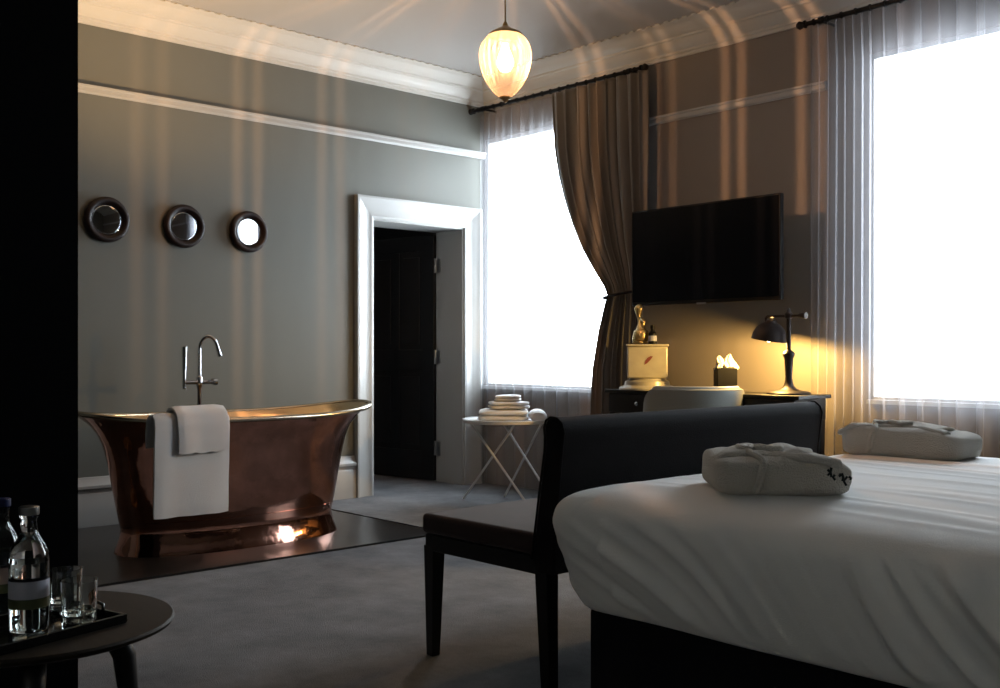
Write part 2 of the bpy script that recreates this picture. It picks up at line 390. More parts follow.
cornice('left', YB, YW, 'trim_1'); cornice('right', XL, XR, 'trim_2')
rp = [(0, 2.70), (0.012, 2.70), (0.022, 2.712), (0.022, 2.735), (0.034, 2.742), (0.034, 2.752), (0, 2.755)]
struct(MB().extr_path([(XL + p, z) for p, z in rp], 'y', YB, YW).build('trim_3', M_white, angle=30))
m = MB(); m.extr_path([(YW - p, z) for p, z in rp], 'x', WIN[0][1] + 0.14, WIN[1][0] - 0.28).extr_path([(YW - p, z) for p, z in rp], 'x', WIN[1][1] + 0.3, XR)
struct(m.build('trim_4', M_white, angle=30))
bp = [(0, 0), (0.03, 0), (0.03, 0.20), (0.022, 0.215), (0.026, 0.235), (0.040, 0.245), (0.040, 0.262), (0.020, 0.285), (0.012, 0.312), (0, 0.315)]
struct(MB().extr_path([(XL + p, z) for p, z in bp], 'y', YB, 4.49).build('baseboard_left', M_white, angle=30))
struct(MB().extr_path([(YW - p, z) for p, z in bp], 'x', WIN[0][1], WIN[1][0]).build('baseboard_right', M_white, angle=30))

# door opening: casing, reveal, black leaf standing open into the next room
t = thing('door_1', None, None, (XL, (y0 + y1) / 2, 0), kind='structure'); hw = (y1 - y0) / 2
cp = [(0, 0), (0.018, 0), (0.022, 0.02), (0.016, 0.04), (0.02, 0.09), (0.030, 0.11), (0.036, 0.135), (0.046, 0.15), (0.046, 0.165), (0, 0.165)]
m = MB()
def casing(y_in, sgn):
    return [[(p, y_in + sgn * w_, z if z == 0 else z + w_) for p, w_ in cp] for z in (0, zh)]
m.rings(casing(-hw, -1)); m.rings(casing(hw, 1))
m.rings([[(p, -hw - w_, zh + w_) for p, w_ in cp], [(p, hw + w_, zh + w_) for p, w_ in cp]])
m.build('door_casing', M_white, t, angle=25)
m = MB().box(-WT, 0.0, hw - 0.012, hw, 0, zh).box(-WT, 0.0, -hw, -hw + 0.012, 0, zh).box(-WT, 0, -hw, hw, zh - 0.012, zh)
m.build('door_lining', M_white, t, smooth=False)
# leaf in its own empty-free local frame: hinge at (-WT, hw)
A = radians(187.5); LM = Matrix.Translation((-WT - 0.005, hw - 0.02, 0.01)) @ Matrix.Rotation(A, 4, 'Z')
LW, LH = 0.885, 2.07
m = MB().box(0, LW, -0.014, 0.014, 0, LH, LM)
fr = MB()
for sy in (1, -1):
    ya, yb = (0.014, 0.022) if sy > 0 else (-0.022, -0.014)
    for x0, x1, z0, z1 in ((0, 0.13, 0, LH), (LW - 0.13, LW, 0, LH), (0.13, LW - 0.13, 0, 0.24), (0.13, LW - 0.13, 0.92, 1.10), (0.13, LW - 0.13, LH - 0.13, LH), (0.41, 0.48, 0.24, LH - 0.13)):
        m.box(x0, x1, ya, yb, z0, z1, LM)
    for x0, x1, z0, z1 in ((0.17, 0.37, 0.29, 0.87), (0.52, LW - 0.17, 0.29, 0.87), (0.17, 0.37, 1.15, LH - 0.18), (0.52, LW - 0.17, 1.15, LH - 0.18)):
        m.box(x0, x1, ya * 0.9, yb * 0.95, z0, z1, LM)
leaf = m.build('door_leaf', M_door, t, smooth=False, bevel=0.004)
m = MB()
for z in (0.28, 1.05, 1.82):
    m.box(-WT - 0.002, -WT + 0.055, hw - 0.018, hw - 0.011, z - 0.055, z + 0.055)
    m.lathe([(0.009, -0.06), (0.009, 0.06)], (-WT - 0.002, hw - 0.022, z), 12)
m.build('door_hinge', M_steel, t)
# hall beyond
m = MB().box(-9.4, XL - WT, 3.2, 6.6, -0.12, 0.0); struct(m.build('floor_hall', M_carpet, smooth=False))
m = MB().box(-9.5, -9.4, 3.2, 6.6, 0, 2.9).box(-9.4, XL - WT, 3.1, 3.2, 0, 2.9).box(-9.4, XL - WT, 6.5, 6.6, 0, 2.9)
struct(m.build('wall_hall', M_hall, smooth=False))
struct(MB().box(-9.5, XL - WT, 3.1, 6.6, 2.9, 3.0).build('ceiling_hall', M_ceil, smooth=False))
add_light('hall_ceiling_light', 'POINT', (-8.6, 4.2, 2.6), 1.0, (1, 0.95, 0.9), 0.08)  # unseen lamp added to lift the dark hall above the door leaf

# ---------------------------------------------------------------- bed and duvet
BX0, BX1, BY0, BY1 = -2.14, -0.10, 2.33, 4.10
t = thing('bed', 'low double bed with charcoal fabric base, under the white duvet', 'bed', ((BX0 + BX1) / 2, (BY0 + BY1) / 2, 0))
hx, hy = (BX1 - BX0) / 2, (BY1 - BY0) / 2
MB().box(-hx, hx, -hy, hy, 0.03, 0.325).build('bed_base', M_base, t, bevel=0.015)
superq(MB(), (0, 0, 0.415), (hx - 0.02, hy - 0.02, 0.09), 0.2, 0.1, 64, 16).build('mattress', M_linen, t)
for sx in (-1, 1):
    for sy in (-1, 1):
        MB().lathe([(0.025, 0), (0.03, 0.035)], (sx * (hx - 0.12), sy * (hy - 0.12), 0), 16).build('leg', M_blackwood, t)

DC = Vector(((BX0 + BX1) / 2, (BY0 + BY1) / 2, 0.0)); DHX, DHY = hx + 0.105, hy + 0.12
dprof = [(0.13, 0.330), (0.10, 0.331), (0.072, 0.336), (0.055, 0.36), (0.036, 0.42), (0.018, 0.49), (0.004, 0.55), (0.0, 0.60), (0.010, 0.638), (0.038, 0.664), (0.085, 0.680), (0.16, 0.691), (0.28, 0.699), (0.44, 0.703), (0.65, 0.705), (0.97, 0.706)]
def dsample():
    out = []
    for k in range(len(dprof) - 1):
        p0 = dprof[max(0, k - 1)]; p1 = dprof[k]; p2 = dprof[k + 1]; p3 = dprof[min(len(dprof) - 1, k + 2)]
        n = max(3, int(math.hypot(p2[0] - p1[0], p2[1] - p1[1]) / 0.009))
        for i in range(n):
            u = i / n
            out.append(tuple(0.5 * (2 * p1[q] + (p2[q] - p0[q]) * u + (2 * p0[q] - 5 * p1[q] + 4 * p2[q] - p3[q]) * u * u + (3 * p1[q] - p0[q] - 3 * p2[q] + p3[q]) * u ** 3) for q in (0, 1)))
    out.append(dprof[-1]); return out
def rrect(a, b, r, step_n):
    """points spread evenly round a rounded rectangle, the same count whatever its size"""
    seg = [2 * (b - r), pi / 2 * r, 2 * (a - r), pi / 2 * r] * 2; tot = sum(seg); out = []
    cor = [(a - r, b - r, 0), (-(a - r), b - r, 90), (-(a - r), -(b - r), 180), (a - r, -(b - r), 270)]
    for i in range(step_n):
        out.append(i / step_n)
    P = []
    for f_ in out:
        L_ = f_ * tot; k = 0
        while L_ > seg[k] and k < 7: L_ -= seg[k]; k += 1
        side = k // 2
        if k % 2 == 0:
            u = L_ / seg[k] * 2 - 1 if seg[k] > 0 else 0
            P.append([(a, (b - r) * u), (-(a - r) * u, b), (-a, -(b - r) * u), ((a - r) * u, -b)][side] if False else [(a, (b - r) * u), ((a - r) * -u, b), (-a, (b - r) * -u), ((a - r) * u, -b)][side])
        else:
            cx, cy, a0 = cor[side]; an = radians(a0) + (L_ / r if r > 0 else 0)
            P.append((cx + r * cos(an), cy + r * sin(an)))
    return P
base_ring = rrect(DHX, DHY, 0.13, 900)
def sstep(a, b, v): v = max(0, min(1, (v - a) / (b - a))); return v * v * (3 - 2 * v)
R = []
for dl, z in dsample():
    ring = []
    for (bx, by) in base_ring:
        x = bx * (DHX - dl) / DHX; y = by * (DHY - min(dl, DHY - 0.002)) / DHY
        side = 1 - sstep(0.03, 0.14, dl)                       # 1 on the hanging sides
        low = 1 - sstep(0.34, 0.40, z) if z < 0.4 else 0
        n = noise.noise
        q = Vector((x, y, z))
        onlong = 1 if abs(by) > DHY - 0.14 else 0.0
        # slanting drag folds running down towards the head of the bed
        p_ = 0.60 * x + 0.80 * z
        w_ = n(Vector((x * 1.1, z * 1.6, 3.1)))
        amp = max(0, 0.55 + 1.1 * n(Vector((x * 1.7 + 3, z * 1.5, 9.0))))
        f1 = max(0, sin(p_ * 34 + w_ * 7)) ** 1.6; f2 = max(0, sin(p_ * 63 + w_ * 11 + 1.7)) ** 1.5
        f3 = max(0, sin(p_ * 118 + w_ * 17 + 0.6)) ** 1.5
        env = sstep(0.34, 0.40, z) * (1 - sstep(0.60, 0.675, z))
        if abs(bx) > DHX - 0.25: env *= 0.35
        off = 0.72 * env * amp * (0.030 * f1 + 0.018 * f2 + 0.010 * f3) + 0.012 * n(Vector((x * 2.2, y * 2.2, z * 2.5))) * side
        ln = math.hypot(bx / DHX, by / DHY)
        sx_, sy_ = (0.0, 1.0 if by > 0 else -1.0) if abs(by) > DHY - 0.14 else (1.0 if bx > 0 else -1.0, 0.0)
        if abs(bx) > DHX - 0.14 and abs(by) > DHY - 0.14: sx_, sy_ = (0.7 * (1 if bx > 0 else -1), 0.7 * (1 if by > 0 else -1)); off *= 0.6
        x2, y2 = x + sx_ * off, y + sy_ * off
        top = sstep(0.05, 0.22, dl)
        c1 = max(0, sin(20 * (y + 0.22 * x) + 4 * n(Vector((x * 0.9, y * 1.7, 0.5))))) ** 3
        c2 = max(0, sin(33 * (y + 0.10 * x) + 5 * n(Vector((x * 1.1, y * 1.3, 4.5))))) ** 3
        a2 = max(0, 0.4 + n(Vector((x * 1.5, y * 2, 7))))
        z2 = z + top * (a2 * (0.008 * c1 + 0.005 * c2) + 0.008 * n(Vector((x * 1.8, y * 1.8, 2)))) + (0.010 * n(Vector((x * 2.4, y * 2.4, 1))) if z < 0.36 else 0)
        ring.append((x2, y2, z2))
    R.append(ring)
tag(MB().rings(R).build('duvet', M_linen, None, loc=DC, angle=0), 'thick white duvet covering the bed, hanging in slanting folds at its side', 'duvet')

# ---------------------------------------------------------------- folded bathrobes
def make_robe(label, loc, rot, L=0.42, W=0.28, H=0.13, seed=0, mark=True):
    t = thing('bathrobe', label, 'bathrobe', loc, rot, 'folded bathrobes on the bed')
    def d(amp, s):
        def f(q):
            v = Vector((q.x * s + seed, q.y * s, q.z * s))
            k = max(0, min(1, (q.z / H + 0.5)))
            taper_ = 1 - 0.55 * max(0, (q.x / (L / 2)) - 0.35) ** 1.5
            z = q.z * taper_ if q.z > -H * 0.3 else q.z
            z += amp * noise.noise(v) * k + amp * 0.5 * noise.noise(v * 2.3) * k
            return Vector((q.x + amp * noise.noise(v + Vector((5, 0, 0))), q.y + amp * noise.noise(v + Vector((0, 7, 0))), z))
        return f
    m = superq(MB(), (0, 0, H * 0.47), (L / 2, W / 2, H * 0.5), 0.42, 0.30, 96, 36, zmin=-H * 0.45, disp=d(0.010, 11))
    m.build('robe_body', M_robe, t, angle=0)
    m = MB()      # turned-over collar lying across the top and down one end
    R = []
    for i in range(30):
        s = i / 29; x = -L / 2 * 0.98 + s * L * 0.86; y = -W * 0.36 + 0.20 * W * sin(s * 3.0 + seed)
        top = H * (0.97 - 0.50 * max(0, (x / (L / 2)) - 0.35) ** 1.5)
        if s < 0.1: top *= 0.80 + 2.0 * s
        w_ = 0.028 + 0.010 * sin(s * 9 + seed); ring = []
        for k in range(14):
            a = 2 * pi * k / 14
            ring.append((x, y + w_ * cos(a), top - 0.004 + 0.013 * sin(a) + 0.005 * noise.noise(Vector((x * 30, k, seed)))))
        R.append(ring)
    m.rings(R).build('collar', M_robe, t, angle=0)
    m = MB()      # folded sleeve bulging at the back of the top
    superq(m, (-L * 0.02, W * 0.12, H * 0.90), (L * 0.34, W * 0.27, H * 0.17), 0.8, 0.7, 56, 18, disp=lambda q: q + Vector((0, 0, 0.012 * noise.noise(q * 16 + Vector((seed, 0, 0))))))
    m.build('sleeve', M_robe, t, angle=0)
    m = MB(); pts = []      # belt wrapped around the bundle, tied on top
    for i in range(40):
        a = -pi * 0.15 + 1.3 * pi * i / 39
        c, s = cos(a), sin(a); pp = lambda w_, e: math.copysign(abs(w_) ** e, w_)
        pts.append((-L * 0.20 + 0.012 * sin(a * 3), pp(c, 0.55) * (W / 2 + 0.006), H * 0.48 + pp(s, 0.55) * (H * 0.53)))
    m.tube(pts, 0.010, 10)
    m.tube([(-L * .20, 0.01, H * 1.04), (-L * .12, -0.03, H * 1.09), (-L * .02, -0.05, H * 1.04), (L * .05, -0.03, H * 1.08)], 0.011, 10)
    m.tube([(-L * .2, 0.0, H * 1.04), (-L * .27, -0.03, H * 1.08), (-L * .22, -0.06, H * 1.05), (-L * .17, -0.02, H * 1.07)], 0.010, 10)
    m.build('belt', M_robe, t, angle=0)
    if mark:
        m = MB()
        for k in range(7):
            x = L * 0.29 + k * 0.010; z = H * (0.62 - k * 0.030) + 0.006 * sin(k * 2.3); h_ = 0.008 + 0.005 * sin(k * 1.7)
            m.tube([(x, -W / 2 - 0.001, z - h_), (x + 0.007 * cos(k * 1.9), -W / 2 - 0.002, z), (x + 0.012 * sin(k * 3.1), -W / 2 - 0.001, z + h_)], 0.0035, 8)
        m.build('embroidery', M_mark, t)
    return t
make_robe('folded cream bathrobe nearer the camera, dark embroidered mark at one end', (-1.680, 2.612, 0.700), radians(45), 0.37, 0.36, 0.115, 1.3, True)
make_robe('folded cream bathrobe nearer the window, without any visible mark', (-1.865, 3.835, 0.696), radians(2), 0.47, 0.26, 0.120, 6.1, False)

# ---------------------------------------------------------------- bench at the foot of the bed
BYa, BYb = 2.34, 3.86
t = thing('bench', 'long dark velvet bench with rolled high back at the foot of the bed', 'bench', (-2.65, (BYa + BYb) / 2, 0)); hl = (BYb - BYa) / 2
MB().box(-0.32, 0.26, -hl, hl, 0.443, 0.515).build('seat', M_seat, t, bevel=0.018)
MB().box(-0.305, 0.30, -hl + 0.008, hl - 0.008, 0.382, 0.441).build('seat_rail', M_blackwood, t, bevel=0.004)
bprof = [(0.225, 0.44), (0.240, 0.52), (0.262, 0.66), (0.285, 0.79), (0.287, 0.835), (0.283, 0.865), (0.292, 0.888), (0.312, 0.900), (0.340, 0.898), (0.362, 0.882), (0.372, 0.855), (0.366, 0.82), (0.352, 0.70), (0.335, 0.56), (0.322, 0.40), (0.24, 0.40)]
bprof = [(u + 0.028, z - 0.008) for u, z in bprof]
m = MB().extr_path(bprof, 'y', -hl, hl); bk = m.build('backrest', M_velvet, t, angle=50, bevel=0.008)
m = MB()
for sy in (-1, 1): m.tube([(u, sy * (hl + 0.001), z) for u, z in bprof[:14]], 0.004, 8)
m.tube([(0.310, -hl, 0.818), (0.310, hl, 0.818)], 0.004, 8)
m.build('piping', M_velvet, bk)
for sy in (-1, 1):
    MB().taper((-0.292, sy * (hl - 0.035)), (0.018, 0.018), (-0.285, sy * (hl - 0.035)), (0.028, 0.028), 0, 0.40).build('leg', M_blackwood, t, bevel=0.003)
    MB().taper((0.300, sy * (hl - 0.035)), (0.020, 0.020), (0.285, sy * (hl - 0.035)), (0.028, 0.028), 0, 0.42).build('leg', M_blackwood, t, bevel=0.003)

# ---------------------------------------------------------------- bathtub
TC = (-5.50, 2.945)
t = thing('bathtub', 'freestanding polished copper bateau bathtub on a flared plinth', 'bathtub', (*TC, 0.006), 0)
NS = 96
def tub_ring(a_len, a_wid, zf, e=0.86):
    ring = []
    for j in range(NS):
        u = 2 * pi * j / NS; c, s = cos(u), sin(u)
        ring.append((math.copysign(abs(s) ** e, s) * a_wid, math.copysign(abs(c) ** e, c) * a_len, zf(abs(c))))
    return ring
def tub_z(t_, c): return 0.13 + t_ * (0.588 + 0.050 * c ** 3)
def tub_lw(t_):
    return 0.645 + 0.115 * t_ ** 0.9 + 0.15 * t_ ** 8, 0.255 + 0.075 * t_ ** 0.7 + 0.045 * t_ ** 6
R = []
for i in range(25):
    t_ = i / 24; l, w_ = tub_lw(t_); R.append(tub_ring(l, w_, lambda c, t_=t_: tub_z(t_, c)))
MB().rings(R, True, False).build('tub_shell', M_copper, t, angle=0)
R = []
for i in range(25):
    t_ = 1 - i / 24 * 0.88; l, w_ = tub_lw(t_); R.append(tub_ring(l - 0.014, w_ - 0.014, lambda c, t_=t_: tub_z(t_, c) + 0.002))
MB().rings(R, False, True).build('tub_lining', M_copper_in, t, angle=60)
l, w_ = tub_lw(1); ring = tub_ring(l + 0.004, w_ + 0.004, lambda c: tub_z(1, c) + 0.002)
MB().tube(ring, 0.015, 12, closed=True).build('rim', M_rim, t, angle=0)
R = []
for k, (dl, dw, z) in enumerate(((0.0, 0.0, 0.175), (-0.006, -0.006, 0.15), (-0.010, -0.010, 0.125), (-0.006, -0.006, 0.10), (0.000, 0.000, 0.07), (0.010, 0.010, 0.04), (0.020, 0.020, 0.018), (0.024, 0.024, 0.0))):
    R.append(tub_ring(0.655 + dl, 0.272 + dw, lambda c, z=z: z))
MB().rings(R).build('plinth', M_copper, t, angle=60)

# bath filler standing behind the tub
t = thing('bath_tap', 'tall chrome gooseneck bath tap standing behind the copper tub', 'tap', (-6.02, 3.00, 0.006))
MB().lathe([(0.035, 0), (0.035, 0.01), (0.014, 0.02), (0.013, 0.86), (0.02, 0.87), (0.02, 0.93), (0.012, 0.94)], (0, 0, 0), 20).build('standpipe', M_chrome, t)
pts = [(0, 0, 0.93), (0, 0, 1.10)] + [(0.03 - 0.03 * cos(a) * 1.0, 0.045 - 0.045 * cos(a), 1.10 + 0.085 * sin(a)) for a in [pi * k / 14 for k in range(1, 13)]] + [(0.068, 0.105, 1.06)]
MB().tube(pts, [0.011] * (len(pts) - 1) + [0.014], 12).build('spout', M_chrome, t)
m = MB().tube([(0, -0.10, 0.90), (0, 0.09, 0.90)], 0.014, 12)
m.tube([(0, 0.09, 0.90), (0, 0.115, 0.90)], 0.022, 12); m.build('mixer_bar', M_chrome, t)
m = MB().tube([(0, -0.10, 0.86), (0, -0.10, 0.98)], 0.011, 12).tube([(0, -0.10, 0.98), (0, -0.098, 1.12)], [0.013, 0.017], 12)
m.build('hand_shower', M_chrome, t)
MB().tube([(0, 0.05, 0.90), (0.05, 0.06, 0.915)], 0.007, 10).build('lever', M_chrome, t)

# towels over the near edge of the tub
def drape(name, label, path, ya, yb, thick, mat_, seed, group):
    m = MB(); P = [Vector((x, 0, z)) for x, z in path]
    # resample
    Q = []
    for i in range(len(P) - 1):
        n = max(2, int((P[i + 1] - P[i]).length / 0.015))
        Q += [P[i].lerp(P[i + 1], k / n) for k in range(n)]
    Q.append(P[-1]); n = len(Q); ny = 44; top, bot = [], []
    for i in range(n):
        a = Q[max(0, i - 2)]; b = Q[min(n - 1, i + 2)]; tt = (b - a).normalized(); nn = Vector((tt.z, 0, -tt.x))
        ra, rb = [], []
        for j in range(ny + 1):
            s = j / ny; y = ya + (yb - ya) * s
            edge = min(1, 6 * min(s, 1 - s) + 0.35) ** 0.5 * min(1, 0.35 + 0.2 * min(i, n - 1 - i)) ** 0.5
            wv = 0.006 * noise.noise(Vector((y * 9 + seed, i * 0.05, 0))) + 0.004 * sin(y * 26 + seed) * (i / n)
            h_ = thick / 2 * edge
            y2 = y + 0.008 * noise.noise(Vector((i * 0.06, s * 2, seed)))
            dz = -0.012 * abs(noise.noise(Vector((s * 3, seed, 1)))) * (1 if i == n - 1 else 0)
            pa = Q[i] + nn * (h_ + wv); pb = Q[i] + nn * (-h_ + wv)
            ra.append((pa.x, y2, pa.z + dz)); rb.append((pb.x, y2, pb.z + dz))
        top.append(ra + rb[::-1])
    m.rings(top)
    o = m.build(name, mat_, None, angle=70)
    m2 = None
    return tag(o, label, 'towel', group)
xn = -5.5 + 0.375            # near rim
o = drape('bath_towel', 'large white towel hanging folded over the near side of the copper tub', [(xn - 0.055, 0.60), (xn - 0.050, 0.68), (xn - 0.035, 0.745), (xn - 0.01, 0.765), (xn + 0.022, 0.765), (xn + 0.045, 0.745), (xn + 0.052, 0.70), (xn + 0.045, 0.55), (xn + 0.040, 0.40), (xn + 0.038, 0.245)], 2.285, 2.70, 0.026, M_towel, 1.0, 'towels over the tub')
o = drape('hand_towel', 'small white towel laid over the large towel on the tub edge', [(xn - 0.080, 0.64), (xn - 0.075, 0.72), (xn - 0.045, 0.780), (xn - 0.01, 0.800), (xn + 0.03, 0.798), (xn + 0.066, 0.773), (xn + 0.079, 0.72), (xn + 0.078, 0.575)], 2.395, 2.675, 0.026, M_towel, 4.0, 'towels over the tub')

# floor plate catching the light by the tub wall
m = MB().lathe([(0.055, 0), (0.055, 0.006), (0.045, 0.014), (0.02, 0.020), (0.001, 0.021)], (-6.22, 2.02, 0.006), 28)
tag(m.build('floor_socket', M_chrome), 'small round metal floor plate on the dark boards beside the black partition', 'floor socket')

# ---------------------------------------------------------------- round mirrors on the tub wall
def make_mirror(label, y, z):
    t = thing('round_mirror', label, 'mirror', (XL, y, z), 0, 'round mirrors on the tub wall')
    RM = Matrix.Rotation(radians(90), 4, 'Y')
    MB().lathe([(0.10, 0.0), (0.135, 0.0), (0.143, 0.012), (0.143, 0.03), (0.136, 0.042), (0.122, 0.048), (0.108, 0.042), (0.104, 0.030), (0.097, 0.026), (0.097, 0.008)], (0, 0, 0), 56, M=RM).build('mirror_frame', M_mframe, t, angle=50)
    m = MB(); prof_ = [(0.099, 0.022)] + [(0.099 * sqrt(max(0, 1 - (k / 8) ** 2)) if False else 0.099 * (1 - k / 8), 0.022 + 0.0015 * (1 - (1 - k / 8) ** 2)) for k in range(1, 8)] + [(0.001, 0.0235)]
    m.lathe(prof_, (0, 0, 0), 56, M=RM).build('mirror_glass', M_mirror, t, angle=0)
    return t
mz = 1.925
make_mirror('round dark framed mirror farthest from the door, nearest the black partition', 2.61, mz)
a_ = make_mirror('middle one of three round dark framed mirrors above the tub', 3.125, mz)
a_ = make_mirror('round dark framed mirror nearest the door, reflecting the bright window', 3.60, mz)

# ---------------------------------------------------------------- pendant lamps
def make_pendant(label, p):
    t = thing('pendant_lamp', label, 'pendant lamp', (p[0], p[1], HC), 0)
    z = p[2] - HC
    MB().lathe([(0.06, 0), (0.058, -0.012), (0.03, -0.03), (0.01, -0.04)], (0, 0, 0), 28).build('ceiling_rose', M_brass, t)
    MB().tube([(0, 0, -0.03), (0, 0, z + 0.20)], 0.004, 8).build('cord', M_brass, t)
    MB().lathe([(0.004, z + 0.215), (0.012, z + 0.205), (0.016, z + 0.190), (0.035, z + 0.178), (0.072, z + 0.160), (0.090, z + 0.148), (0.095, z + 0.138), (0.088, z + 0.138)], (0, 0, 0), 40).build('cap', M_brass, t, angle=30)
    pr = [(0.088, z + 0.140), (0.108, z + 0.120), (0.126, z + 0.092), (0.136, z + 0.055), (0.138, z + 0.025), (0.134, z - 0.010), (0.124, z - 0.050), (0.108, z - 0.090), (0.088, z - 0.125), (0.066, z - 0.155), (0.045, z - 0.176), (0.028, z - 0.186)]
    MB().lathe(pr, (0, 0, 0), 184, rib=0.022, ribn=RIBS, caps=False).build('glass_shade', M_shade, t, angle=0)
    MB().lathe([(0.030, z - 0.182), (0.032, z - 0.192), (0.018, z - 0.200), (0.012, z - 0.208), (0.004, z - 0.216)], (0, 0, 0), 24).build('finial', M_brass, t)
    MB().lathe([(0.004, z - 0.055), (0.028, z - 0.045), (0.042, z - 0.020), (0.045, z + 0.005), (0.036, z + 0.035), (0.02, z + 0.07), (0.014, z + 0.10), (0.002, z + 0.101)], (0, 0, 0), 28).build('bulb', M_bulb, t, angle=0)
    return t
make_pendant('ribbed acorn glass pendant lamp glowing warm in front of the first window', PEND)
t = thing('floor_lamp', 'tall brass uplighter floor lamp behind the black partition', 'floor lamp', (UPL[0], UPL[1], 0.006))  # body for the added uplight, hidden from view
MB().lathe([(0.15, 0), (0.15, 0.015), (0.03, 0.03), (0.012, 0.05)], (0, 0, 0), 32).build('base', M_brass, t, angle=35)
UH = UPL[2] - 1.856
MB().tube([(0, 0, 0.04), (0, 0, 1.70 + UH)], 0.011, 12).build('pole', M_brass, t)
MB().lathe([(r_, z_ + UH) for r_, z_ in [(0.012, 1.70), (0.06, 1.715), (0.12, 1.75), (0.165, 1.80), (0.185, 1.85), (0.181, 1.85), (0.160, 1.803), (0.116, 1.755), (0.06, 1.72), (0.012, 1.706)]], (0, 0, 0), 40, caps=False).build('lamp_shade', M_brass, t, angle=40)

# ---------------------------------------------------------------- curtains and rods
def rod(label, x0, x1, y, z):
    t = thing('curtain_rod', label, 'curtain rod', ((x0 + x1) / 2, y, z), 0); h_ = (x1 - x0) / 2
    MB().tube([(-h_, 0, 0), (h_, 0, 0)], 0.014, 14).build('pole', M_plastic, t)
    for sx in (-1, 1):
        RM = Matrix.Translation((sx * h_, 0, 0)) @ Matrix.Rotation(radians(90 * sx), 4, 'Y')
        MB().lathe([(0.014, 0), (0.024, 0.005), (0.024, 0.012), (0.012, 0.018), (0.022, 0.03), (0.026, 0.045), (0.018, 0.06), (0.004, 0.068)], (0, 0, 0), 20, M=RM).build('finial', M_plastic, t)
        m = MB().tube([(sx * (h_ - 0.10), 0, 0), (sx * (h_ - 0.10), YW - y, 0)], 0.009, 10)
        m.tube([(sx * (h_ - 0.115), 0, 0), (sx * (h_ - 0.085), 0, 0)], 0.021, 16); m.build('bracket', M_plastic, t)
    n = int(2 * h_ / 0.09); first = None
    for i in range(n):
        x = -h_ + 0.05 + i * (2 * h_ - 0.1) / (n - 1)
        if first is None:
            first = MB().tube([(-0.004, 0, 0), (0.004, 0, 0)], 0.020, 12).build('ring', M_plastic, t, loc=(x, 0, 0)); o = first
        else:
            o = first.copy(); COL.objects.link(o); o.location = (x, 0, 0)
    return t
RY = YW - 0.15
rod('black curtain rod over the window nearest the corner', -6.46, -4.70, RY, 3.075)
rod('black curtain rod over the window beyond the bed', -3.40, -1.30, RY, 3.085)

def curtain(name, label, mat_, rows, pleats, amp, y, seed, ny=260, gather=None, cat='curtain'):
    """rows: (z, x_left, x_right, amplitude factor)"""
    zs = []; n = 90; z_top, z_bot = rows[0][0], rows[-1][0]
    R = []
    for i in range(n + 1):
        z = z_top + (z_bot - z_top) * i / n
        for k in range(len(rows) - 1):
            if rows[k][0] >= z >= rows[k + 1][0]:
                f_ = (rows[k][0] - z) / max(1e-6, rows[k][0] - rows[k + 1][0]); f_ = f_ * f_ * (3 - 2 * f_) if False else f_
                xl = rows[k][1] + (rows[k + 1][1] - rows[k][1]) * f_; xr = rows[k][2] + (rows[k + 1][2] - rows[k][2]) * f_
                af = rows[k][3] + (rows[k + 1][3] - rows[k][3]) * f_; break
        ring = []
        for j in range(ny + 1):
            s = j / ny
            ss = gather(s) if gather else s
            ph = 2 * pi * pleats * s + 4.5 * noise.noise(Vector((s * pleats * 0.30, z * 0.15, seed)))
            a = amp * af * (0.75 + 0.5 * noise.noise(Vector((s * pleats * 0.6, z * 0.3, seed + 4))))
            x = xl + (xr - xl) * ss + 0.25 * a * sin(2 * ph)
            ring.append((x, y + a * sin(ph) + 0.25 * a * sin(2.3 * ph + seed), z))
        R.append(ring)
    m = MB().rings(R, False, False, False)
    o = m.build(name, mat_, None, angle=0, recalc=False)
    sol = o.modifiers.new('solid', 'SOLIDIFY') if mat_ is M_curtain else None
    if sol: sol.thickness = 0.004
    return tag(o, label, cat)
# first window
curtain('sheer_curtain', 'white sheer curtain over the window beside the doorway', M_sheer, [(3.06, -6.46, -4.95, 0.7), (2.8, -6.46, -4.95, 1), (0.02, -6.46, -4.95, 1)], 13, 0.014, RY + 0.07, 2.0, 420, gather=lambda s: s)
crv = [(3.05, -5.56, -4.64, 0.75), (2.62, -5.53, -4.635, 1.0), (2.42, -5.49, -4.635, 1.0), (2.23, -5.43, -4.635, 1), (2.04, -5.35, -4.635, 1), (1.85, -5.25, -4.64, 0.95), (1.70, -5.14, -4.64, 0.9), (1.56, -5.025, -4.66, 0.8), (1.50, -5.00, -4.67, 0.75), (1.42, -5.03, -4.67, 0.8), (1.25, -5.085, -4.66, 0.9), (0.96, -5.15, -4.65, 1), (0.67, -5.17, -4.64, 1), (0.02, -5.19, -4.62, 1)]
curtain('tied_curtain', 'heavy taupe satin curtain tied back between window and television', M_curtain, crv, 9, 0.042, RY - 0.015, 5.0, 300)
m = MB(); pts = []
for i in range(40):
    a = 2 * pi * i / 40; pts.append((-4.835 + 0.185 * cos(a), RY - 0.015 + 0.068 * sin(a), 1.50 + 0.02 * cos(a)))
m.tube(pts, 0.009, 8, closed=True); tag(m.build('curtain_tieback', M_velvet, None), 'dark fabric tieback band around the heavy curtain by the television', 'tieback')
# second window: gathered at its left end, then drawn across
curtain('sheer_curtain', 'pale grey sheer curtain over the window beyond the bed, bunched by the desk lamp', M_sheer2, [(3.07, -3.37, -1.35, 0.8), (2.8, -3.36, -1.35, 1), (0.02, -3.37, -1.35, 1)], 22, 0.026, RY + 0.01, 8.0, 760, gather=lambda s: (0.62 * s if s < 0.30 else 0.186 + (s - 0.30) * 0.814 / 0.70))

